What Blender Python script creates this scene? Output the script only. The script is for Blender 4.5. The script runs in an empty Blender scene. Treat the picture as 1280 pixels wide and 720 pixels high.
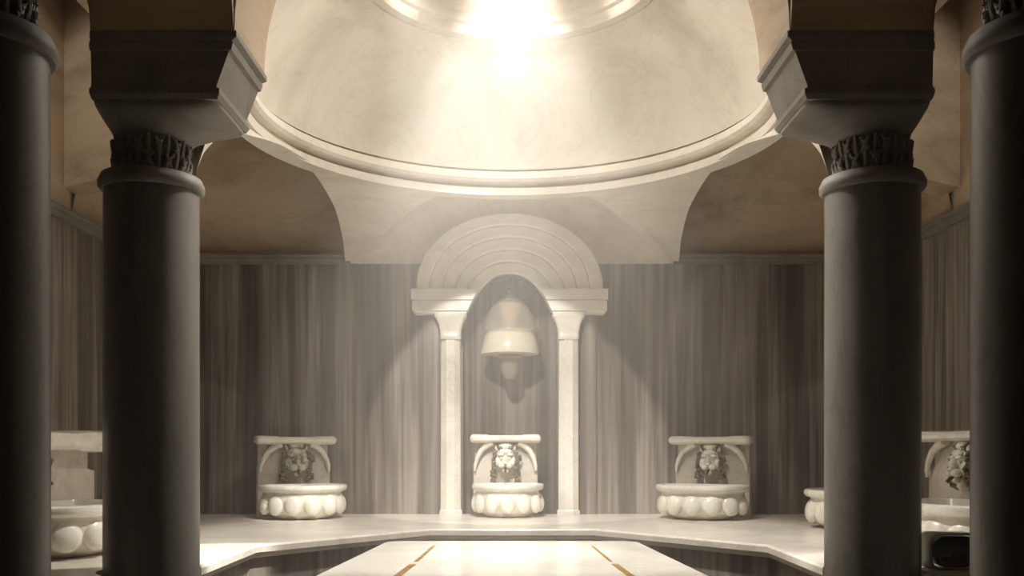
import bpy, bmesh, math, random
from mathutils import Vector, Matrix
C = bpy.context.scene.collection
PI = math.pi
E = 1.03                      # eye height; many heights below are given above the eye
BT = 0.47                     # bench top
rnd = random.Random(4)

# ------------------------------------------------------------------ materials
def new_mat(name):
    m = bpy.data.materials.new(name); m.use_nodes = True
    nt = m.node_tree
    return m, nt, nt.nodes['Principled BSDF']
def N(nt, kind, **kw):
    n = nt.nodes.new(kind)
    for k, v in kw.items():
        if k in n.inputs.keys(): n.inputs[k].default_value = v
        else: setattr(n, k, v)
    return n
def ramp(nt, fac, stops):
    r = nt.nodes.new('ShaderNodeValToRGB')
    el = r.color_ramp.elements
    while len(el) < len(stops): el.new(0.5)
    for e, (p, c) in zip(el, stops):
        e.position = p; e.color = (*c, 1)
    nt.links.new(fac, r.inputs[0])
    return r.outputs[0]
def coords(nt, scale):
    g = N(nt, 'ShaderNodeNewGeometry')
    mp = N(nt, 'ShaderNodeMapping'); mp.inputs['Scale'].default_value = scale
    nt.links.new(g.outputs['Position'], mp.inputs['Vector'])
    return mp.outputs['Vector']
def noise(nt, vec, scale, detail=4, rough=0.55, dist=0.0):
    n = N(nt, 'ShaderNodeTexNoise', Scale=scale, Detail=detail, Roughness=rough, Distortion=dist)
    nt.links.new(vec, n.inputs['Vector'])
    return n.outputs['Fac']
def mixc(nt, fac, a, b, mode='MIX'):
    m = nt.nodes.new('ShaderNodeMix'); m.data_type = 'RGBA'; m.blend_type = mode
    for s, v in ((0, fac), (6, a), (7, b)):
        if isinstance(v, (int, float)): m.inputs[s].default_value = v
        elif isinstance(v, tuple): m.inputs[s].default_value = (*v, 1)
        else: nt.links.new(v, m.inputs[s])
    return m.outputs[2]
def bump(nt, b, h, strength, dist=0.01):
    bp = N(nt, 'ShaderNodeBump', Strength=strength, Distance=dist)
    nt.links.new(h, bp.inputs['Height']); nt.links.new(bp.outputs[0], b.inputs['Normal'])

def striped_marble(name, lo, mid, hi, freq=5.0, rough=0.35, zs=0.035):
    m, nt, b = new_mat(name)
    v = coords(nt, (1, 1, zs))
    f1 = noise(nt, v, freq, 3, 0.65, 0.15)
    f2 = noise(nt, v, freq * 5, 3, 0.6)
    c1 = ramp(nt, f1, [(0.32, lo), (0.47, mid), (0.56, hi), (0.68, mid)])
    c2 = ramp(nt, f2, [(0.38, (0.70, 0.69, 0.68)), (0.52, (0.95, 0.95, 0.95)), (0.66, (1.0, 1.0, 1.0))])
    col = mixc(nt, 1.0, c1, c2, 'MULTIPLY')
    v2 = coords(nt, (1, 1, 1))
    cl = ramp(nt, noise(nt, v2, 1.3, 4), [(0.35, (0.86, 0.85, 0.84)), (0.6, (1, 1, 1))])
    col = mixc(nt, 1.0, col, cl, 'MULTIPLY')
    nt.links.new(col, b.inputs['Base Color'])
    b.inputs['Roughness'].default_value = rough
    return m
def veined(name, lo, hi, rough=0.4, scale=1.6, vein=0.8, bumpy=0.0, stretch=(1, 1, 1)):
    m, nt, b = new_mat(name)
    v = coords(nt, stretch)
    f = noise(nt, v, scale, 6, 0.6, 0.8)
    c = ramp(nt, f, [(0.30, lo), (0.55, hi)])
    f2 = noise(nt, v, scale * 2.2, 5, 0.6, 1.6)
    vn = ramp(nt, f2, [(0.47, (1, 1, 1)), (0.495, (vein, vein * 0.98, vein * 0.95)), (0.52, (1, 1, 1))])
    col = mixc(nt, 1.0, c, vn, 'MULTIPLY')
    nt.links.new(col, b.inputs['Base Color'])
    b.inputs['Roughness'].default_value = rough
    if bumpy: bump(nt, b, noise(nt, coords(nt, (1, 1, 1)), 40, 4), bumpy, 0.004)
    return m
def plain(name, col, rough=0.5, metal=0.0):
    m, nt, b = new_mat(name)
    v = coords(nt, (1, 1, 1))
    c = mixc(nt, noise(nt, v, 30, 4), tuple(x * 0.8 for x in col), col)
    nt.links.new(c, b.inputs['Base Color'])
    b.inputs['Roughness'].default_value = rough; b.inputs['Metallic'].default_value = metal
    return m

M = {}
M['wall'] = striped_marble('striped_grey_marble', (0.10, 0.082, 0.068), (0.22, 0.19, 0.165), (0.38, 0.34, 0.30))
M['panel'] = striped_marble('striped_panel_marble', (0.13, 0.11, 0.09), (0.27, 0.235, 0.205), (0.40, 0.36, 0.32), 4.0)
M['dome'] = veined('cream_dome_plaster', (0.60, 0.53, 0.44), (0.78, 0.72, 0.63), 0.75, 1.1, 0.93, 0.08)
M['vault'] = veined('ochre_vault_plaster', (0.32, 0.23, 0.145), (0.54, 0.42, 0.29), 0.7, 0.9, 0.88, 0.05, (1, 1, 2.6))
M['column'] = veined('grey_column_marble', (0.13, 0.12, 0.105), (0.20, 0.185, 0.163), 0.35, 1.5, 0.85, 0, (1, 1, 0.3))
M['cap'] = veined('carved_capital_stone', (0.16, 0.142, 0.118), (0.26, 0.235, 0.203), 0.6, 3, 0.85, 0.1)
M['pale'] = veined('pale_marble', (0.66, 0.61, 0.53), (0.84, 0.80, 0.72), 0.35, 2.2, 0.9)
M['arch'] = veined('white_arch_stone', (0.80, 0.76, 0.68), (0.92, 0.89, 0.82), 0.45, 2.2, 0.94)
M['bench'] = veined('bench_marble', (0.60, 0.55, 0.48), (0.82, 0.77, 0.69), 0.3, 1.6, 0.88)
M['basin'] = veined('basin_marble', (0.66, 0.63, 0.55), (0.86, 0.83, 0.74), 0.25, 5, 0.9)
M['board'] = veined('board_marble', (0.46, 0.41, 0.35), (0.64, 0.59, 0.51), 0.4, 4, 0.85)
M['slab'] = veined('slab_marble', (0.78, 0.73, 0.65), (0.90, 0.87, 0.80), 0.22, 1.4, 0.93)
M['inlay'] = veined('amber_inlay_stone', (0.22, 0.11, 0.03), (0.48, 0.28, 0.08), 0.3, 12, 0.6)
M['mane'] = veined('patinated_stone', (0.05, 0.04, 0.03), (0.22, 0.18, 0.13), 0.6, 18, 0.5)
M['mask_dark'] = veined('weathered_mask_stone', (0.16, 0.13, 0.10), (0.70, 0.66, 0.56), 0.5, 16, 0.6)
M['bronze'] = plain('old_bronze', (0.20, 0.13, 0.07), 0.4, 0.8)
M['stonecup'] = plain('brown_stone', (0.30, 0.24, 0.19), 0.5)
M['peach'] = plain('peach_alabaster', (0.72, 0.52, 0.36), 0.5)
M['ivory'] = plain('ivory_glass', (0.88, 0.82, 0.66), 0.25)
M['black'] = plain('black_gloss', (0.012, 0.014, 0.016), 0.15)
M['mark'] = plain('grey_print', (0.25, 0.27, 0.28), 0.4)
M['casing'] = plain('pale_casing', (0.62, 0.61, 0.55), 0.4)
M['floor'] = veined('floor_marble', (0.07, 0.06, 0.05), (0.13, 0.115, 0.095), 0.4, 1.2, 0.85)
def glass():
    m, nt, b = new_mat('thin_clear_glass')
    tr = N(nt, 'ShaderNodeBsdfTransparent'); tr.inputs[0].default_value = (0.86, 0.84, 0.80, 1)
    b.inputs['Base Color'].default_value = (0.75, 0.70, 0.62, 1); b.inputs['Roughness'].default_value = 0.12
    mx = nt.nodes.new('ShaderNodeMixShader'); mx.inputs[0].default_value = 0.32
    nt.links.new(tr.outputs[0], mx.inputs[1]); nt.links.new(b.outputs[0], mx.inputs[2])
    nt.links.new(mx.outputs[0], nt.nodes['Material Output'].inputs[0])
    return m
M['glass'] = glass()
def sky_pane():
    m, nt, b = new_mat('daylit_pane')
    b.inputs['Base Color'].default_value = (0.8, 0.8, 0.78, 1)
    b.inputs['Emission Color'].default_value = (1.0, 0.95, 0.86, 1); b.inputs['Emission Strength'].default_value = 6.0
    return m
M['sky'] = sky_pane()

# ------------------------------------------------------------------ object helpers
def obj(name, bm, mat, parent=None, smooth=False, loc=None):
    bmesh.ops.recalc_face_normals(bm, faces=bm.faces)
    me = bpy.data.meshes.new(name); bm.to_mesh(me); bm.free()
    if smooth:
        for p in me.polygons: p.use_smooth = True
        try: me.set_sharp_from_angle(angle=math.radians(38))
        except Exception: pass
    me.materials.append(mat)
    o = bpy.data.objects.new(name, me); C.objects.link(o)
    if parent: o.parent = parent
    if loc: o.location = loc
    return o
def tag(o, label, cat, group=None):
    o['label'] = label; o['category'] = cat; o['kind'] = 'thing'
    if group: o['group'] = group
    return o
def thing(name, label, cat, loc=(0, 0, 0), rz=0, group=None):
    o = bpy.data.objects.new(name, None); C.objects.link(o)
    o.empty_display_size = 0.1; o.location = loc; o.rotation_euler = (0, 0, rz)
    return tag(o, label, cat, group)
def struct(name, bm, mat, smooth=False):
    o = obj(name, bm, mat, None, smooth); o['kind'] = 'structure'; return o
def dup(root, loc, rz, label, mirror=False):
    r = root.copy(); C.objects.link(r); r.location = loc; r.rotation_euler = (0, 0, rz); r['label'] = label
    if mirror: r.scale = (-1, 1, 1)
    for ch in list(root.children):
        c = ch.copy(); C.objects.link(c); c.parent = r
        for g in ch.children:
            d = g.copy(); C.objects.link(d); d.parent = c
    return r
def B(): return bmesh.new()
def box(bm, x0, x1, y0, y1, z0, z1):
    v = [bm.verts.new(p) for p in ((x0,y0,z0),(x1,y0,z0),(x1,y1,z0),(x0,y1,z0),(x0,y0,z1),(x1,y0,z1),(x1,y1,z1),(x0,y1,z1))]
    for f in ((0,3,2,1),(4,5,6,7),(0,1,5,4),(1,2,6,5),(2,3,7,6),(3,0,4,7)): bm.faces.new([v[i] for i in f])
    return v
def loft(bm, rings, cap=True, closed=True):
    R = [[bm.verts.new(p) for p in r] for r in rings]
    for a, b in zip(R, R[1:]):
        n = len(a)
        for i in range(n if closed else n - 1):
            j = (i + 1) % n
            bm.faces.new((a[i], a[j], b[j], b[i]))
    if cap:
        bm.faces.new(list(reversed(R[0]))); bm.faces.new(R[-1])
    return R
def lathe(bm, prof, n=40, cx=0, cy=0, cap=True, a0=0, a1=2 * PI):
    full = abs(a1 - a0 - 2 * PI) < 1e-6
    k = n if full else n + 1
    rings = [[(cx + r * math.cos(a0 + (a1 - a0) * i / n), cy + r * math.sin(a0 + (a1 - a0) * i / n), z) for i in range(k)] for r, z in prof]
    return loft(bm, rings, cap and full, full)
def rects(bm, secs):
    """stack of rectangles (z, x0, x1, y0, y1)"""
    return loft(bm, [[(x0,y0,z),(x1,y0,z),(x1,y1,z),(x0,y1,z)] for z, x0, x1, y0, y1 in secs])
def prism_xz(bm, pts, y0, y1):
    a = [bm.verts.new((x, y0, z)) for x, z in pts]; b = [bm.verts.new((x, y1, z)) for x, z in pts]
    bm.faces.new(a); bm.faces.new(list(reversed(b)))
    for i in range(len(pts)):
        j = (i + 1) % len(pts); bm.faces.new((a[i], b[i], b[j], a[j]))
def strip_wall(bm, low, top, place):
    """wall with a stepped or arched underside: low = [(s, z)] running along the wall; place(s, z, side) gives the point"""
    for (s0, z0), (s1, z1) in zip(low, low[1:]):
        q = lambda s_, z_, d: bm.verts.new(place(s_, z_, d))
        bm.faces.new((q(s0, z0, 0), q(s1, z1, 0), q(s1, z1, 1), q(s0, z0, 1)))
        if abs(s1 - s0) > 1e-6:
            for d in (0, 1): bm.faces.new((q(s0, z0, d), q(s1, z1, d), q(s1, top, d), q(s0, top, d)))
            bm.faces.new((q(s0, top, 0), q(s1, top, 0), q(s1, top, 1), q(s0, top, 1)))
    for s_, z_ in (low[0], low[-1]):
        bm.faces.new([bm.verts.new(place(a_, b_, d)) for a_, b_, d in ((s_, z_, 0), (s_, z_, 1), (s_, top, 1), (s_, top, 0))])
    bmesh.ops.remove_doubles(bm, verts=bm.verts, dist=1e-5)
def prism_xy(bm, pts, z0, z1):
    a = [bm.verts.new((x, y, z0)) for x, y in pts]; b = [bm.verts.new((x, y, z1)) for x, y in pts]
    bm.faces.new(a); bm.faces.new(b)
    for i in range(len(pts)):
        j = (i + 1) % len(pts); bm.faces.new((a[i], a[j], b[j], b[i]))
def tube(bm, pts, radii, n=10):
    pts = [Vector(p) for p in pts]; rings = []
    up = Vector((0.13, 0.21, 0.97)).normalized()
    for i, p in enumerate(pts):
        t = (pts[min(i + 1, len(pts) - 1)] - pts[max(i - 1, 0)]).normalized()
        u = t.cross(up); u = u.normalized() if u.length > 1e-3 else t.orthogonal().normalized()
        w = t.cross(u); r = radii[i] if isinstance(radii, (list, tuple)) else radii
        rings.append([tuple(p + (u * math.cos(2*PI*k/n) + w * math.sin(2*PI*k/n)) * r) for k in range(n)])
    loft(bm, rings)
def blob(bm, c, s, seg=12):
    mt = Matrix.Translation(c) @ Matrix.Diagonal((*s, 1))
    bmesh.ops.create_uvsphere(bm, u_segments=seg, v_segments=max(6, seg // 2 + 2), radius=1, matrix=mt)
def bev(bm, w, seg=2):
    bmesh.ops.bevel(bm, geom=list(bm.edges), offset=w, segments=seg, affect='EDGES', profile=0.7)

# ------------------------------------------------------------------ room shell
XW, YB, TOP = 3.1, 8.16, E + 3.5
b = B(); box(b, -3.4, 3.4, -1.4, 8.9, -0.2, 0); struct('floor', b, M['floor'])
b = B()
DX, DY, DR, DZ = 0.0, 5.21, 1.393, E + 1.76
box(b, -3.4, 3.4, 2.1, DY - 0.8, TOP, TOP + 0.15); box(b, -3.4, 3.4, DY + 0.8, 8.9, TOP, TOP + 0.15)
box(b, -3.4, -0.8, DY - 0.8, DY + 0.8, TOP, TOP + 0.15); box(b, 0.8, 3.4, DY - 0.8, DY + 0.8, TOP, TOP + 0.15)
box(b, -0.8, 0.8, DY - 0.8, DY + 0.8, TOP + 0.1, TOP + 0.15)
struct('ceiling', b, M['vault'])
b = B(); box(b, -3.3, -XW, 2.4, 8.8, 0, TOP); struct('wall_left', b, M['wall'])
b = B(); box(b, XW, 3.3, 2.4, 8.8, 0, TOP); struct('wall_right', b, M['wall'])
# back wall with the pointed niche opening
NX = -0.02
def niche_curve(n=20, w=0.362, zs=1.12, hh=0.355):
    return [(NX - w * math.cos(PI * i / n), E + zs + hh * (1 - abs(math.cos(PI * i / n)) ** 2.4)) for i in range(n + 1)]
nc = niche_curve()
b = B()
strip_wall(b, [(-3.3, 0), (NX - 0.40, 0), (NX - 0.40, E + 1.12)] + nc + [(NX + 0.40, E + 1.12), (NX + 0.40, 0), (3.3, 0)], TOP, lambda s_, z_, d: (s_, YB + 0.12 * d, z_))
struct('wall_back', b, M['wall'])
b = B()
loft(b, [[(NX + 0.42 * math.cos(PI * k / 16), YB + 0.10 + 0.28 * math.sin(PI * k / 16), z) for k in range(17)] for z in (0, E + 1.6)], False, False)
struct('wall_niche', b, M['wall'], True)
b = B(); box(b, -3.3, 3.3, YB + 0.5, YB + 0.64, 0, TOP); struct('wall_outer', b, M['column'])

# arcade wall standing on the two middle columns
YN, YF = 4.14, 4.64
def arc(cx, r, z, n, rz=None):
    rz = rz or r
    return [(cx - r * math.cos(PI * i / n), z + rz * math.sin(PI * i / n)) for i in range(n + 1)]
ZS = E + 1.80
pts = [(-3.3, ZS)] + arc(-2.459, 0.641, ZS, 20) + arc(0, 1.197, ZS, 48) + arc(2.459, 0.641, ZS, 20) + [(3.3, ZS)]
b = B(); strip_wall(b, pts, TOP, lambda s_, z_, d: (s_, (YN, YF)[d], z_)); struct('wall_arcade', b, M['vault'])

# cornice mouldings
def cornice(name, mat, x0, x1, y0, y1, ax):
    b = B()
    z = E + 1.56
    pr = [(0, 0), (0.035, 0), (0.04, 0.022), (0.055, 0.03), (0.055, 0.055), (0.07, 0.062), (0.07, 0.078), (0, 0.078)]
    if ax == 'x': rings = [[(x, YB - d, z + h) for d, h in pr] for x in (x0, x1)]
    else: rings = [[(x0 - math.copysign(d, x0), y, z + h) for d, h in pr] for y in (y0, y1)]
    loft(b, rings); struct(name, b, mat)
cornice('trim_1', M['cap'], -XW, -1.37, 0, 0, 'x'); cornice('trim_2', M['cap'], 1.37, XW, 0, 0, 'x')
cornice('trim_3', M['cap'], -XW, 0, 2.4, YB, 'y'); cornice('trim_4', M['cap'], XW, 0, 2.4, YB, 'y')

# side bay vaults
def vault(name, sx):
    b = B(); nx, ny = 28, 44; g = {}
    for i in range(nx + 1):
        for j in range(ny + 1):
            u = -1 + (1.0) * i / nx; v = -1 + 2 * j / ny
            u = -abs(math.sin(u * PI / 2)); v = math.sin(v * PI / 2)
            x = -1.1 + 2.0 * u; y = 6.4 + 1.76 * v
            h = 0.78 * max(0, 1 - abs(u) ** 2.4) ** 0.42 * max(0, 1 - max(0, v) ** 2.4) ** 0.42
            g[i, j] = b.verts.new((sx * -x, y, E + 1.636 + h))
    for i in range(nx):
        for j in range(ny):
            f = [g[i, j], g[i+1, j], g[i+1, j+1], g[i, j+1]]
            c = sum((p.co for p in f), Vector()) / 4
            if math.hypot(c.x, c.y - DY) > 1.46 and not (c.y > 6.3 and abs(c.x) < 1.30) and abs(c.x) > 1.22 and not (abs(c.x) > 2.30 and c.y < 6.74 - 0.57 * (3.1 - abs(c.x))): b.faces.new(f)
    bmesh.ops.delete(b, geom=[v for v in b.verts if not v.link_faces], context='VERTS')
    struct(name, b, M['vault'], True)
vault('ceiling_vault_left', -1); vault('ceiling_vault_right', 1)
# diagonal spandrel blocks in the side bays (their lower edge shows between the columns)
for sx, nm in ((-1, 'trim_5'), (1, 'trim_6')):
    b = B()
    pl = [(sx * 3.1, 6.62), (sx * 2.30, 6.16), (sx * 2.25, 6.30), (sx * 3.1, 6.90)]
    prism_xy(b, pl, E + 1.80, TOP)
    struct(nm, b, M['vault'])

for sx, nm in ((-1, 'trim_11'), (1, 'trim_12')):      # plaster facing of the side walls above the cornice
    b = B(); box(b, min(sx*3.085, sx*3.1), max(sx*3.085, sx*3.1), 2.4, 6.7, E + 1.638, TOP); struct(nm, b, M['vault'])
# dome, ring mouldings, oculus and lantern
b = B()
prof = []
for i in range(17):
    z = 1.915 + (2.60 - 1.915) * i / 16
    prof.append((1.40 * math.sqrt(1 - ((z - 1.80) / 1.0) ** 2) * 1.0, E + z))
prof[-1] = (0.845, E + 2.60)
k = prof[-2][0]
prof = [(0.845 + (r - prof[15][0]) * (1.40 - 0.86) / (prof[0][0] - prof[15][0]) + 0.012 if i < 16 else 0.845, z) for i, (r, z) in enumerate(prof)]
lathe(b, prof, 96, DX, DY, False)
kill = [f for f in b.faces if f.calc_center_median().y < YF - 0.02 and f.calc_center_median().z < E + 2.33]
bmesh.ops.delete(b, geom=kill, context='FACES')
struct('ceiling_dome', b, M['dome'], True)
def ring_arc(b, prof, n, a0, a1):
    rings = [[(DX + r * math.cos(a0 + (a1 - a0) * i / n), DY + r * math.sin(a0 + (a1 - a0) * i / n), z) for r, z in prof] for i in range(n + 1)]
    loft(b, rings)
A0 = math.radians(-24)
b = B()
ring_arc(b, [(1.52, E+1.742), (1.405, E+1.742), (1.40, E+1.790), (1.45, E+1.800), (1.455, E+1.815), (1.375, E+1.826), (1.36, E+1.845), (1.365, E+1.885), (1.375, E+1.895), (1.43, E+1.902), (1.43, E+1.925), (1.52, E+1.925)], 90, A0, PI - A0)
struct('trim_7', b, M['dome'], True)
b = B()
lathe(b, [(0.86, E+2.63), (0.862, E+2.575), (0.845, E+2.560), (0.79, E+2.562), (0.775, E+2.585), (0.770, E+2.615), (0.745, E+2.625), (0.735, E+2.65), (0.74, E+2.68), (0.86, E+2.68)], 80, DX, DY, False)
struct('trim_8', b, M['dome'], True)
b = B(); lathe(b, [(0.74, E+2.66), (0.73, E+3.0), (0.70, E+3.25), (0.55, E+3.42), (0.30, E+3.48), (0.02, E+3.49)], 64, DX, DY, False)
struct('ceiling_lantern', b, M['dome'], True)
# skylight: unseen star of ribs, added to cut the daylight above into streaks
sk = thing('window_1', 'round skylight at the crown of the dome', 'skylight', (DX, DY, E + 2.81))
for p in ('label', 'category'): del sk[p]
sk['kind'] = 'structure'
b = B()
ZM = 0.0
for k in range(10):
    a = PI / 2 + 2 * PI * k / 10
    w = 0.022 if k == 0 else (0.16 if k in (1, 9) else 0.08)
    d = Vector((math.cos(a), math.sin(a), 0)); p = Vector((-d.y, d.x, 0))
    r0, r1 = 0.07, 0.735
    v = []
    for z in (ZM, ZM + 0.03):
        for r, s in ((r0, -w*0.18), (r1, -w), (r1, w), (r0, w*0.18)):
            q = d * r + p * s; v.append((q.x, q.y, z))
    V = [b.verts.new(q) for q in v]
    for f in ((3,2,1,0),(4,5,6,7),(0,1,5,4),(1,2,6,5),(2,3,7,6),(3,0,4,7)): b.faces.new([V[i] for i in f])
rib_star = obj('streak_ribs', b, M['cap'], sk)
b = B(); lathe(b, [(0.0, 0.63), (0.40, 0.60)], 32, 0, 0, False); obj('pane', b, M['sky'], sk)

# spandrel surface between ring, columns and back wall
edge = [(-1.53, 4.60, 1.26), (-1.517, 4.64, 1.36), (-1.50, 4.72, 1.47), (-1.464, 4.95, 1.63), (-1.40, 5.25, 1.70), (-1.33, 5.5, 1.738), (-1.265, 5.78, 1.752), (-1.21, 6.05, 1.755), (-1.20, 6.5, 1.735), (-1.225, 7.0, 1.72), (-1.286, 7.6, 1.665), (-1.335, 7.95, 1.632), (-1.36, 8.16, 1.57)]
def cr(p, n):
    out = []
    P = [p[0]] + p + [p[-1]]
    for i in range(1, len(P) - 2):
        a, b_, c, d = [Vector(q) for q in P[i-1:i+3]]
        for j in range(n):
            t = j / n
            out.append(0.5 * ((2*b_) + (c-a)*t + (2*a-5*b_+4*c-d)*t*t + (3*b_-a-3*c+d)*t**3))
    out.append(Vector(p[-1])); return out
L = cr(edge, 5)
Rr = [Vector((-p.x, p.y, p.z)) for p in reversed(L)]
mid = [Vector((-1.36 + 2.72 * i / 30, 8.16, 1.565)) for i in range(1, 30)]
bound = L + mid + Rr
b = B(); rows = []
nl = len(L)
for i, p in enumerate(bound):
    th = math.atan2(p.y - DY, p.x)
    q = Vector((1.43 * math.cos(th), DY + 1.43 * math.sin(th), 1.745))
    if q.y < 4.60: q = Vector((math.copysign(1.29, p.x), 4.60, 1.745))
    row = []
    rim = (p - q).length
    for k in range(11):
        t = k / 10
        xy = q.lerp(p, t); z = 1.745 + (p.z - 1.745) * t ** 1.8
        if nl <= i < nl + len(mid):
            zpk = 1.57 + 0.56 * (1 - (p.x / 1.362) ** 2) ** 0.8
            rr_ = 0.22
            if k <= 4:
                t2 = 0.8 * k / 4; xy = q.lerp(p, t2); z = 1.745 + (zpk - 1.745) * math.sin(PI / 2 * k / 4)
                zl = z
            elif k <= 8:
                ph = PI / 2 * (k - 4) / 4
                xy = q.lerp(p, 0.8 + 0.198 * math.sin(ph)); z = zpk - min(rr_, (zpk - 1.565) * 0.7) * (1 - math.cos(ph))
            else:
                xy = q.lerp(p, 0.998); za_ = zpk - min(rr_, (zpk - 1.565) * 0.7); z = za_ + (1.565 - za_) * (k - 8) / 2
        row.append((xy.x, xy.y, E + z))
    if i < nl or i >= nl + len(mid):
        sx = math.copysign(1, p.x)
        row.append((p.x + sx * 0.055, p.y, E + p.z - 0.004)); row.append((p.x + sx * 0.06, p.y, E + p.z + 0.16))
    else:
        row.append((p.x, p.y, E + p.z)); row.append((p.x, p.y + 0.01, E + p.z + 0.16))
    rows.append(row)
loft(b, rows, False, False)
struct('ceiling_spandrel', b, M['dome'], True)

# ------------------------------------------------------------------ columns
def sq_ring(hx0, hx1, hy, z, e, n=40, cx=0, cy=0):
    out = []
    for i in range(n):
        a = 2 * PI * (i + 0.5) / n
        c, s = math.cos(a), math.sin(a)
        x = math.copysign(abs(c) ** (2 / e), c); y = math.copysign(abs(s) ** (2 / e), s)
        out.append((cx + (hx1 if x > 0 else hx0) * x, cy + hy * y, z))
    return out
def make_column(loc, label):
    """local +x is the side towards the middle of the hall"""
    t = thing('marble_column', label, 'column', loc, 0, 'columns flanking the hall')
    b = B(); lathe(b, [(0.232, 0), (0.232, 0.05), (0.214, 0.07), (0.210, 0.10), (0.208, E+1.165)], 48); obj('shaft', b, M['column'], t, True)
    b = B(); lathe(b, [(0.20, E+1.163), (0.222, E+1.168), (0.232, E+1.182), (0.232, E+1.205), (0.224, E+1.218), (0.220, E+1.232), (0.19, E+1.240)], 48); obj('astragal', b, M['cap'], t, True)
    b = B()
    loft(b, [sq_ring(.152, .152, .152, E+1.238, 2), sq_ring(.150, .152, .150, E+1.32, 2), sq_ring(.154, .166, .156, E+1.39, 2.1), sq_ring(.165, .22, .178, E+1.425, 2.4),
             sq_ring(.178, .29, .205, E+1.455, 3.2), sq_ring(.18, .345, .225, E+1.475, 4.5), sq_ring(.18, .37, .235, E+1.495, 8), sq_ring(.18, .37, .235, E+1.515, 12)])
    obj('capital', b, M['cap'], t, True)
    # acanthus carving round the neck
    b = B()
    for row, (zb, hh, rr, off) in enumerate(((1.24, 0.10, .150, 0), (1.30, 0.115, .150, .5))):
        for k in range(12):
            a = 2 * PI * (k + off) / 12
            d = Vector((math.cos(a), math.sin(a), 0)); s = Vector((-d.y, d.x, 0))
            for m_ in (-1, 0, 1):
                base = d * rr + s * 0.018 * m_; P = []
                for q in range(6):
                    u = q / 5
                    P.append(base + s * (m_ * 0.022 * math.sin(u * PI) ) + d * (0.004 + 0.022 * u ** 2 - (0.012 if q == 5 else 0)) + Vector((0, 0, E + zb + hh * u * (1 - 0.15 * abs(m_)) - (0.015 if q == 5 else 0))))
                tube(b, P, [.010, .013, .013, .011, .009, .004], 6)
    lf = obj('leaf_carving', b, M['cap'], t, True)
    b = B()
    rects(b, [(E+1.512, -.172, .372, -.24, .215), (E+1.535, -.178, .385, -.252, .228), (E+1.555, -.178, .385, -.252, .228), (E+1.562, -.174, .370, -.244, .222), (E+1.575, -.172, .372, -.242, .222),
              (E+1.715, -.172, .425, -.248, .228), (E+1.722, -.176, .438, -.255, .236), (E+1.752, -.176, .446, -.258, .240), (E+1.757, -.172, .438, -.254, .236), (E+1.775, -.172, .462, -.262, .252), (E+1.80, -.170, .462, -.262, .252)])
    obj('impost_block', b, M['cap'], t)
    return t
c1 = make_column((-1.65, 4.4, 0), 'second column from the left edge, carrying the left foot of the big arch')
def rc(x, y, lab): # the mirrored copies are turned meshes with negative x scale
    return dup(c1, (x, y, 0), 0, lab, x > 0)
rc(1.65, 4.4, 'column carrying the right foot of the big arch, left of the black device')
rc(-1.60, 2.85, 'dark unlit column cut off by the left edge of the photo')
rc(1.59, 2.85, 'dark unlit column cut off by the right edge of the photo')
# architrave over the near columns up to the roof
for sx, nm in ((-1, 'trim_9'), (1, 'trim_10')):
    b = B()
    low = [(2.2, ZS), (3.25, ZS)] + [(3.69 - 0.44 * math.cos(PI*i/16), ZS + 0.44 * math.sin(PI*i/16)) for i in range(1, 16)] + [(4.135, ZS)]
    strip_wall(b, low, TOP, lambda s_, z_, d: (sx * (1.20, 1.80)[d], s_, z_))
    struct(nm, b, M['vault'])

# ------------------------------------------------------------------ bench round the walls
def half_front(ins=0.0, nt=0.0):
    """front edge from the middle of the back to the near left end (x negative); ins pushes the line towards the wall"""
    c = [(-0.57, 6.65), (-1.476, 5.55)]
    k = ins
    p = [(-0.57 - 0.35 * k, 6.65 + k), (-1.476 - k, 5.55 + 0.4 * k)]
    r = 0.238
    xs = -1.476 - k
    a0 = math.acos(min(1, max(-1, (xs + 1.65) / r)))
    a1 = math.radians(230)
    for i in range(17):
        a = a0 + (a1 - a0) * i / 16
        p.append((-1.65 + r * math.cos(a), 4.4 + r * math.sin(a)))
    p += [(-1.80, 4.0), (-1.80, 3.35), (-XW + 0.002, 3.35), (-XW + 0.002, YB - 0.002)]
    return p
def bench_poly(ins):
    h = half_front(ins)
    return h + [(-x, y) for x, y in reversed(h)]
bn = thing('marble_bench', 'pale stone bench running round the foot of the walls', 'bench', (0, 0, 0))
b = B()
P0, P1 = bench_poly(0.0), bench_poly(0.018)
loft(b, [[(x, y, z) for x, y in P] for P, z in ((P1, BT-0.075), (P1, BT-0.050), (P0, BT-0.045), (P0, BT-0.012), (bench_poly(0.006), BT-0.004), (bench_poly(0.012), BT))])
obj('seat_slab', b, M['bench'], bn)
b = B(); prism_xy(b, bench_poly(0.06), 0.0, BT - 0.075); obj('front_panel', b, M['panel'], bn)

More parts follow.
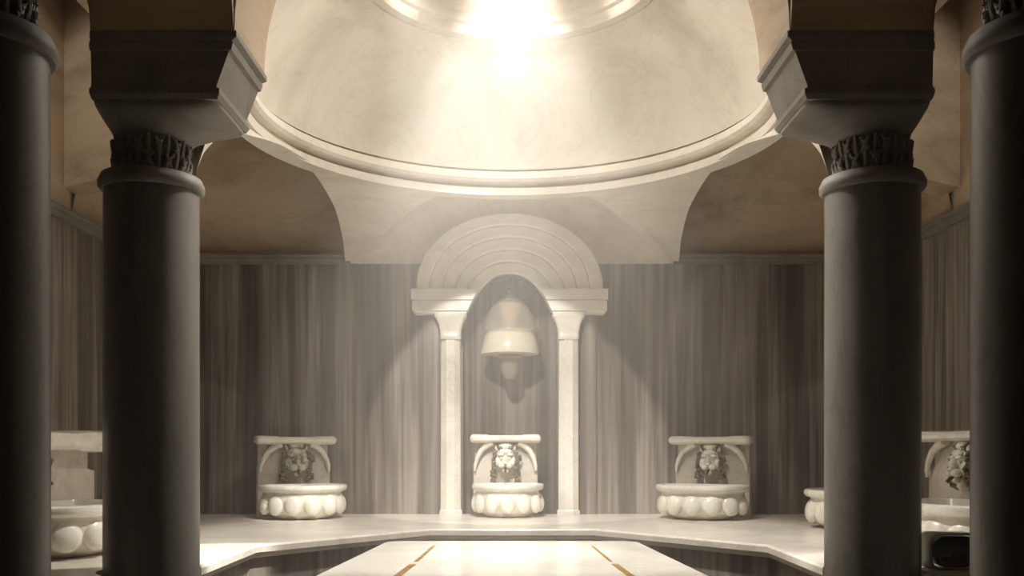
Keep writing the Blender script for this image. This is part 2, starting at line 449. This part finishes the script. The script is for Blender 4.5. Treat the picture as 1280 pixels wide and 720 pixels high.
# ------------------------------------------------------------------ heated central slab
ZP = E - 0.58
def slab_poly(g=0.0):
    h = [(0.69, 6.0), (0.735, 5.985), (0.775, 5.94), (0.787, 5.90), (0.896, 4.40), (0.925, 4.0), (0.78, 3.8)]
    return [(x - g, y - (g if y > 4 else -g)) for x, y in h] + [(-x + g, y - (g if y > 4 else -g)) for x, y in reversed(h)]
sl = thing('heated_slab', 'long pale stone massage slab in the middle with amber inlay lines', 'stone slab')
b = B(); loft(b, [[(x, y, z) for x, y in slab_poly(g)] for g, z in ((0.012, ZP-0.09), (0, ZP-0.08), (0, ZP-0.012), (0.010, ZP))]); obj('slab_top', b, M['slab'], sl)
b = B(); prism_xy(b, slab_poly(0.09), 0, ZP - 0.09); obj('base', b, M['panel'], sl)
def strip(x0, y0, x1, y1, w):
    b = B(); box(b, -0.5, 0.5, -0.5, 0.5, 0, 0.0015)
    for v in b.verts:
        t = v.co.y + 0.5
        v.co = Vector((x0 + (x1 - x0) * t + v.co.x * w, y0 + (y1 - y0) * t, ZP + v.co.z))
    o = obj('inlay_line', b, M['inlay'], sl); return o
strip(-0.462, 5.68, -0.489, 4.90, 0.022); strip(-0.494, 4.79, -0.54, 3.95, 0.036)
strip(0.474, 5.68, 0.505, 4.90, 0.017); strip(0.512, 4.79, 0.562, 3.95, 0.034)

# ------------------------------------------------------------------ niche surround
ns = thing('niche_surround', 'pale stepped stone arch on two slim columns framing the lamp niche', 'niche frame', (NX, YB, BT))
Z0 = E - BT
def band_curve(t, n=36):
    """t=0 outermost, 1 inner opening; local x,z"""
    out = []
    for i in range(n + 1):
        a = PI * i / n
        ox, oz = 0.78 * math.cos(a), 1.325 + 0.635 * math.sin(a) ** 0.92
        ia = math.radians(45.7 + 88.6 * i / n); ix = 0.362 * math.cos(ia); iz = 1.12 + 0.355 * (1 - abs(math.cos(ia)) ** 2.4)
        out.append((ox + (ix - ox) * t, oz + (iz - oz) * t + Z0))
    return out
NB = 5
for k in range(NB):
    b = B(); o_, i_ = band_curve(k / NB), band_curve((k + 1) / NB)
    yf = -0.16 + 0.026 * k
    g = 0.013
    rings = []
    for (ox, oz), (ix, iz) in zip(o_, i_):
        d = Vector((ix - ox, iz - oz)); u = d.normalized() * g
        rings.append([(ox, 0, oz), (ox, yf + g, oz), (ox + u.x, yf, oz + u.y), (ix - u.x, yf, iz - u.y), (ix, yf + g, iz), (ix, 0, iz)])
    loft(b, rings); obj('arch_band', b, M['arch'], ns)
for sx in (-1, 1):
    b = B()
    def blk(pts, y0, y1): prism_xz(b, [(sx * x, z + Z0) for x, z in pts], y0, y1)
    blk([(0.82, 1.325), (0.253, 1.325), (0.282, 1.28), (0.306, 1.237), (0.82, 1.237)], -0.18, 0)
    blk([(0.800, 1.237), (0.306, 1.237), (0.313, 1.225), (0.800, 1.225)], -0.155, 0)
    blk([(0.812, 1.225), (0.313, 1.225), (0.351, 1.145), (0.812, 1.145)], -0.172, 0)
    blk([(0.795, 1.145), (0.36, 1.145), (0.36, 1.125), (0.795, 1.125)], -0.15, 0)
    obj('impost', b, M['arch'], ns)
    b = B()
    secs = [(0.91, .085), (0.93, .092), (0.935, .088), (0.99, .092), (1.05, .108), (1.09, .13), (1.10, .138), (1.125, .138)]
    loft(b, [sq_ring(h, h, h * 0.7 + 0.01, z + Z0, 6, 24, sx * 0.495, -0.075) for z, h in secs])
    obj('capital', b, M['pale'], ns, True)
    b = B()
    loft(b, [[(sx * 0.495 + r * math.cos(2*PI*(k+.5)/8) * 1.08, -0.075 + 0.8 * r * math.sin(2*PI*(k+.5)/8), z) for k in range(8)] for r, z in ((.095, 0), (.095, .03), (.084, .045), (.080, .91 + Z0))])
    obj('column', b, M['bench'], ns)
    b = B(); box(b, min(sx*.60, sx*.73), max(sx*.60, sx*.73), -0.035, 0, 0, 1.125 + Z0); obj('pilaster', b, M['panel'], ns)

# ------------------------------------------------------------------ hanging lamp
lx, ly = NX + 0.0, YB + 0.02
lp = thing('hanging_lamp', 'glass bell lamp with ivory bowl hanging inside the pointed niche', 'lamp', (lx, ly, E + 0.78))
z = lambda v: v - 0.78
b = B(); lathe(b, [(0.012, z(1.25)), (0.012, z(1.455))], 12); obj('rod', b, M['bronze'], lp, True)
b = B(); lathe(b, [(0.004, z(1.355)), (0.03, z(1.345)), (0.034, z(1.30)), (0.06, z(1.285)), (0.085, z(1.265)), (0.09, z(1.25)), (0.0, z(1.25))], 24, 0, 0, False); obj('cap', b, M['stonecup'], lp, True)
b = B(); lathe(b, [(0.235, z(0.985)), (0.225, z(1.05)), (0.205, z(1.12)), (0.165, z(1.19)), (0.12, z(1.235)), (0.08, z(1.262))], 40, 0, 0, False); obj('glass_shade', b, M['glass'], lp, True)
b = B(); lathe(b, [(0.085, z(1.235)), (0.10, z(1.22)), (0.092, z(1.18)), (0.070, z(1.12)), (0.055, z(1.02)), (0.05, z(1.0))], 28); obj('inner_cone', b, M['peach'], lp, True)
b = B(); lathe(b, [(0.05, z(1.03)), (0.14, z(1.02)), (0.195, z(0.995)), (0.222, z(0.94)), (0.238, z(0.87)), (0.25, z(0.81)), (0.246, z(0.797)), (0.10, z(0.795)), (0.04, z(0.795))], 40); obj('bowl', b, M['ivory'], lp, True)
b = B(); lathe(b, [(0.100, z(0.80)), (0.104, z(0.775)), (0.080, z(0.755)), (0.085, z(0.72)), (0.080, z(0.66)), (0.055, z(0.61)), (0.045, z(0.59)), (0.01, z(0.585))], 28); obj('finial', b, M['stonecup'], lp, True)

# ------------------------------------------------------------------ basins and their carved backboards (local: back at +y, front faces -y)
def make_basin(label, w=0.60, d=0.34, lobes=16, loc=(0,0,0), rz=0):
    b = B(); n = 192
    lv = [(.30, 0, 0), (.58, 0, 0), (.64, .010, 0), (.72, .028, 0), (.79, .048, .15), (.84, .068, .55), (.875, .09, .85), (.90, .115, 1), (.91, .14, 1), (.91, .16, .9), (.90, .178, .65), (.885, .192, .3), (.875, .203, 0), (.88, .212, 0), (.96, .22, 0), (1.0, .232, 0), (1.01, .248, 0), (1.0, .262, 0), (.97, .27, 0), (.88, .27, 0), (.85, .255, 0), (.74, .15, 0), (.45, .075, 0), (.06, .07, 0)]
    rings = []
    for s, z_, lb in lv:
        ring = []
        for i in range(n):
            a = 2 * PI * i / n
            c, sn = math.cos(a), math.sin(a)
            k = 1
            x = w / 2 * c * s * k
            y = (d * sn if sn < 0 else 0.14 * sn ** 0.6) * s * k
            ring.append((x, y, z_))
        rings.append(ring)
    loft(b, rings)
    m_ = lobes // 2 + 1
    for i in range(-m_ // 2 - 1, m_ // 2 + 2):            # egg shaped lobes carved round the front
        a = -PI / 2 + 2 * PI * i / (lobes + 1)
        if not -PI * 1.02 < a < PI * 0.02: continue
        px_, py_ = w / 2 * 0.86 * math.cos(a), d * 0.86 * math.sin(a)
        sz_ = PI * (w / 2 * 0.88) / (lobes + 1) * 0.98
        T = math.atan2(w / 2 * math.sin(a), d * math.cos(a))
        mt = Matrix.Translation((px_, py_, 0.118)) @ Matrix.Rotation(T, 4, 'Z') @ Matrix.Rotation(-0.16, 4, 'Y') @ Matrix.Diagonal((0.048, sz_, 0.083, 1))
        bmesh.ops.create_uvsphere(b, u_segments=20, v_segments=14, radius=1, matrix=mt)
    o = obj('washing_basin', b, M['basin'], None, True); o.location = loc; o.rotation_euler = (0, 0, rz)
    return tag(o, label, 'basin', 'fluted marble basins')
def board_mesh(t, w, h, lk=1.0, scrolls=True):
    b = B()
    hw = w / 2
    prof = [(-hw * .93, 0), (hw * .93, 0), (hw * .93, h * .62)]
    for i in range(9):
        a = PI / 2 * i / 8; prof.append((hw * (.93 - .26 * math.sin(a)), h * (.62 + .26 * (1 - math.cos(a)) + 0.0)))
    prof.append((hw * .67, h - .05)); prof.append((-hw * .67, h - .05))
    for i in range(8, -1, -1):
        a = PI / 2 * i / 8; prof.append((-hw * (.93 - .26 * math.sin(a)), h * (.62 + .26 * (1 - math.cos(a)))))
    prism_xz(b, prof, 0, 0.06)
    box(b, -hw * .90, hw * .90, 0.03, 0.065, 0.0, h - 0.05)
    obj('panel', b, M['board'], t)
    b = B()
    sec = [(-0.10, -0.030), (-0.125, -0.012), (-0.13, 0.012), (-0.115, 0.034), (-0.085, 0.04), (0.065, 0.04), (0.065, -0.02), (-0.02, -0.034)]
    xs = [(-1.02, .35), (-1.0, .7), (-.96, .95), (-.90, 1), (-.55, .95), (-.45, .8), (.45, .8), (.55, .95), (.90, 1), (.96, .95), (1.0, .7), (1.02, .35)]
    loft(b, [[(hw * x, (y + 0.03) * (0.6 + .4 * k) - 0.03, h - 0.04 * lk + z_ * k * lk) for y, z_ in sec] for x, k in xs])
    obj('top_ledge', b, M['basin'], t, True)
    for sx in (-1, 1) if scrolls else ():
        b = B()
        P = [(sx * hw * x, -y, h * z_) for x, y, z_ in ((.38, .05, .90), (.55, .045, .86), (.70, .04, .80), (.82, .035, .70), (.87, .03, .62), (.88, .025, .55))]
        tube(b, P, [.030, .028, .024, .020, .016, .010], 10)
        obj('scroll', b, M['basin'], t, True)
def mask_mesh(t, h, sc=1.0, dark=False):
    zc = h * 0.66
    r = random.Random(7)
    b = B()
    S = lambda x, y, z_, a, b2, c: blob(b, (x * sc, -0.02 + y * sc, zc + z_ * sc), (a * sc, b2 * sc, c * sc))
    S(0, -.02, .04, .078, .055, .085)      # skull
    S(0, -.065, .085, .055, .03, .025)     # brow
    for s in (-1, 1):
        S(s*.038, -.075, .060, .026, .022, .014)   # eyebrow
        S(s*.036, -.072, .030, .013, .012, .010)   # eye
        S(s*.030, -.085, -.030, .032, .034, .026)  # muzzle lobe
        S(s*.060, -.040, .000, .030, .035, .045)   # cheek
        S(s*.068, -.030, .115, .020, .016, .026)   # ear
    S(0, -.090, .015, .018, .028, .045)    # nose
    S(0, -.112, -.010, .020, .014, .012)
    S(0, -.070, -.072, .028, .030, .022)   # chin
    S(0, -.03, .13, .06, .04, .03)
    mk = obj('lion_mask', b, M['mask_dark'] if dark else M['basin'], t, True)
    b = B()
    for s in (-1, 1):
        for q in range(7):
            x0 = s * (.072 + .006 * r.random()); z0 = .09 - .026 * q
            fl = .5 + 1.3 * r.random(); P = [(x0 * sc, (-.03 - .012) * 1, zc + z0 * sc), ((x0 + s * .026 * fl) * sc, -.055, zc + (z0 - .018) * sc), ((x0 + s * .030 * fl) * sc, -.045, zc + (z0 - .045) * sc), ((x0 + s * (.016 - .02 * (q > 4))) * sc, -.03, zc + (z0 - .07) * sc)]
            P = [(x_, y_ - .018 - .012 * (q % 2), z_) for x_, y_, z_ in P]; tube(b, P, [.010 * sc, .017 * sc, .013 * sc, .005], 7)
    for q in range(5):
        x0 = (-.05 + .025 * q)
        P = [(x0 * sc, -.06, zc + .10 * sc), (x0 * 1.2 * sc, -.075, zc + .125 * sc), (x0 * 1.5 * sc, -.05, zc + .15 * sc)]
        tube(b, P, [.008, .012, .006], 7)
    obj('mane', b, M['mane'], mk, True)
    b = B(); tube(b, [(0, -.06, zc - .055 * sc), (0, -.13, zc - .062 * sc), (0, -.15, zc - .085 * sc)], [.013, .011, .012], 10); obj('spout', b, M['bronze'], mk, True)
def make_board(label, w, h, loc, rz, dark=False, mask=True, lk=1.0, scrolls=True, msc=1.0):
    t = thing('basin_backboard', label, 'backboard', loc, rz, 'carved backboards behind the basins')
    board_mesh(t, w, h, lk, scrolls)
    if mask: mask_mesh(t, h, msc, dark)
    return t
HB = 0.665
a = math.radians(27)
make_basin('middle basin under the niche, straight below the hanging lamp', 0.585, 0.31, 11, (-0.035, 7.875, BT))
make_board('middle backboard with pale lion mask, under the niche', 0.575, HB + .01, (-0.055, 8.03, BT), 0)
def front(loc, ang, dist):   # a point dist in front of a board turned by ang
    return (loc[0] + dist * math.sin(ang), loc[1] - dist * math.cos(ang), loc[2])
bl = (-1.79, 7.90, BT)
make_board('back wall backboard on the left with darkened lion mask', 0.64, HB - .005, bl, a, True, True, 1.0, True, 1.12)
q = front(bl, a, 0.25); make_basin('brightly lit basin left of the niche below the dark lion mask', 0.70, 0.35, 12, q, a)
br = (1.64, 7.88, BT)
make_board('back wall backboard on the right of the niche, with clean pale mask', 0.66, HB - .005, br, -a)
q = front(br, -a, 0.27); make_basin('basin right of the niche on the back bench, half in shade', 0.74, 0.35, 12, q, -a)
# side walls
q90 = PI / 2
make_board('wide backboard on left wall seen between the two left columns', 1.9, 0.67, (-2.70, 5.32, BT), q90, True, True, 1.9, False)
make_basin('basin against the left wall, glimpsed between the two left columns', 0.80, 0.36, 12, (-2.40, 5.06, BT), q90)
make_board('backboard on right wall seen between the two right columns', 1.26, 0.67, (2.74, 5.72, BT), -q90)
make_basin('basin behind the black device, seen between the right columns', 0.90, 0.36, 12, (2.46, 5.14, BT), -q90)
make_basin('basin on the right bench peeking out left of the right column', 0.66, 0.34, 12, (2.40, 6.72, BT), -q90)

# ------------------------------------------------------------------ black device on the right bench
dv = thing('black_device', 'small black oval faced device with pale casing on right bench', 'device', (2.03, 4.46, BT), 0)
def rr(w, h, r, z0, n=8):
    out = []
    for cx_, cz_, s in ((w/2 - r, z0 + h - r, 0), (-w/2 + r, z0 + h - r, 1), (-w/2 + r, z0 + r, 2), (w/2 - r, z0 + r, 3)):
        for i in range(n + 1):
            an = PI/2 * (s + i / n); out.append((cx_ + r * math.cos(an), cz_ + r * math.sin(an)))
    return out
b = B(); loft(b, [[(x, y, z_) for x, z_ in rr(w, h, r, z0)] for y, w, h, r, z0 in ((-.055, .222, .162, .045, .004), (-.06, .206, .146, .04, .012), (.03, .206, .146, .04, .012), (.06, .23, .17, .03, 0), (-.045, .23, .17, .05, 0), (-.055, .222, .162, .045, .004))], False)
obj('casing', b, M['casing'], dv, True)
b = B(); prism_xz(b, rr(.204, .142, .06, .014), -.066, -.02); fc = obj('face', b, M['black'], dv)
b = B()
tube(b, [(-.05 + .022 * math.cos(t_ / 10 * 5), -.0665, .05 + .018 * math.sin(t_ / 10 * 5)) for t_ in range(11)], .0018, 6)
tube(b, [(-.03 + .012 * math.cos(t_ / 10 * 6), -.0665, .07 + .012 * math.sin(t_ / 10 * 6)) for t_ in range(11)], .0015, 6)
obj('printed_mark', b, M['mark'], fc)

# ------------------------------------------------------------------ light
def lamp(name, kind, loc, energy, col, size=0.1, rot=None, **kw):
    l = bpy.data.lights.new(name, kind); l.energy = energy; l.color = col
    if kind == 'AREA': l.shape = 'DISK'; l.size = size
    else: l.shadow_soft_size = size
    for k, v in kw.items(): setattr(l, k, v)
    o = bpy.data.objects.new(name, l); C.objects.link(o); o.location = loc
    if rot: o.rotation_euler = rot
    return o
def aim(o, p):
    d = Vector(p) - o.location; o.rotation_euler = d.to_track_quat('-Z', 'Y').to_euler()
WARM = (1.0, 0.945, 0.86)
lamp('daylight_star', 'SPOT', (DX, DY, E + 2.87), 150, WARM, 0.035, spot_size=math.radians(146), spot_blend=0.08, rot=(0, 0, 0))
o = lamp('daylight_down', 'SPOT', (DX, DY, E + 2.80), 620, WARM, 0.08, spot_size=math.radians(72), spot_blend=0.4); aim(o, (0, 6.3, 0))
o = lamp('daylight_shaft', 'SPOT', (DX, DY + 0.1, E + 2.88), 700, WARM, 0.06, spot_size=math.radians(24), spot_blend=0.7); aim(o, (0, 5.5, 0))
ADDED_SPOTS = [((-0.55, 4.42, E + 2.42), (0.0, 8.16, E - 0.02), 560, 33, .16), ((0.50, 4.40, E + 2.42), (-1.66, 7.45, E - 0.42), 600, 8, .4),  # added spots without openings, brightening back wall, basins and benches
        ((0.05, 4.37, E + 2.45), (-1.50, 5.15, E - 0.66), 1000, 18, .4), ((-0.05, 4.37, E + 2.45), (1.80, 4.85, E - 0.55), 260, 12, .4),
        ((-2.7, 4.75, E + 2.9), (-2.75, 6.4, E + 2.1), 45, 60, .6), ((2.7, 4.75, E + 2.9), (2.75, 6.4, E + 2.1), 45, 60, .6),  # added spots in the side bays, no skylight there, brightening the diagonal blocks
        ((0.25, 5.5, E + 2.80), (-1.45, 4.5, E + 0.3), 420, 34, .5), ((-0.25, 5.5, E + 2.80), (1.45, 4.5, E + 0.3), 420, 34, .5)]  # added pair brightening the inner sides of the middle columns
for k, (p, t_, en, sz, bl_) in enumerate(ADDED_SPOTS):
    o = lamp('added_spot', 'SPOT', p, en, WARM, 0.03, spot_size=math.radians(sz), spot_blend=bl_); aim(o, t_)
w = bpy.data.worlds.new('world'); bpy.context.scene.world = w; w.use_nodes = True
nt = w.node_tree
nt.nodes['Background'].inputs[0].default_value = (0, 0, 0, 1)
vs = nt.nodes.new('ShaderNodeVolumeScatter'); vs.inputs['Anisotropy'].default_value = 0.0
vs.inputs['Color'].default_value = (1, 0.97, 0.93, 1)
# steam hangs over the hot slab under the dome and thins out towards the walls and the entrance
gp = nt.nodes.new('ShaderNodeTexCoord')
sub = N(nt, 'ShaderNodeVectorMath', operation='SUBTRACT'); nt.links.new(gp.outputs['Object'], sub.inputs[0]); sub.inputs[1].default_value = (0, 5.9, 0)
mul = N(nt, 'ShaderNodeVectorMath', operation='MULTIPLY'); nt.links.new(sub.outputs[0], mul.inputs[0]); mul.inputs[1].default_value = (1, 1, 0)
ln = N(nt, 'ShaderNodeVectorMath', operation='LENGTH'); nt.links.new(mul.outputs[0], ln.inputs[0])
mr = N(nt, 'ShaderNodeMapRange', interpolation_type='SMOOTHSTEP')
mr.inputs[1].default_value = 0.3; mr.inputs[2].default_value = 1.9; mr.inputs[3].default_value = 0.085; mr.inputs[4].default_value = 0.003
nt.links.new(ln.outputs['Value'], mr.inputs[0]); nt.links.new(mr.outputs[0], vs.inputs['Density'])
nt.links.new(vs.outputs[0], nt.nodes['World Output'].inputs['Volume'])
w.cycles.volume_step_size = 4.0
bpy.context.scene.cycles.volume_max_steps = 128

# ------------------------------------------------------------------ camera
cam = bpy.data.cameras.new('camera'); co = bpy.data.objects.new('camera', cam); C.objects.link(co)
co.location = (0, 0, E); co.rotation_euler = (PI / 2, 0, 0)
cam.sensor_width = 36; cam.lens = 36 * 1200 / 1280; cam.shift_y = 200 / 1280
bpy.context.scene.camera = co
sc = bpy.context.scene
sc.view_settings.view_transform = 'Standard'; sc.view_settings.look = 'None'; sc.view_settings.gamma = 1; sc.view_settings.use_curve_mapping = False
sc.view_settings.exposure = 0.0
sc.cycles.use_denoising = True
sc.cycles.max_bounces = 10; sc.cycles.diffuse_bounces = 6; sc.cycles.volume_bounces = 1
sc.cycles.sample_clamp_indirect = 8
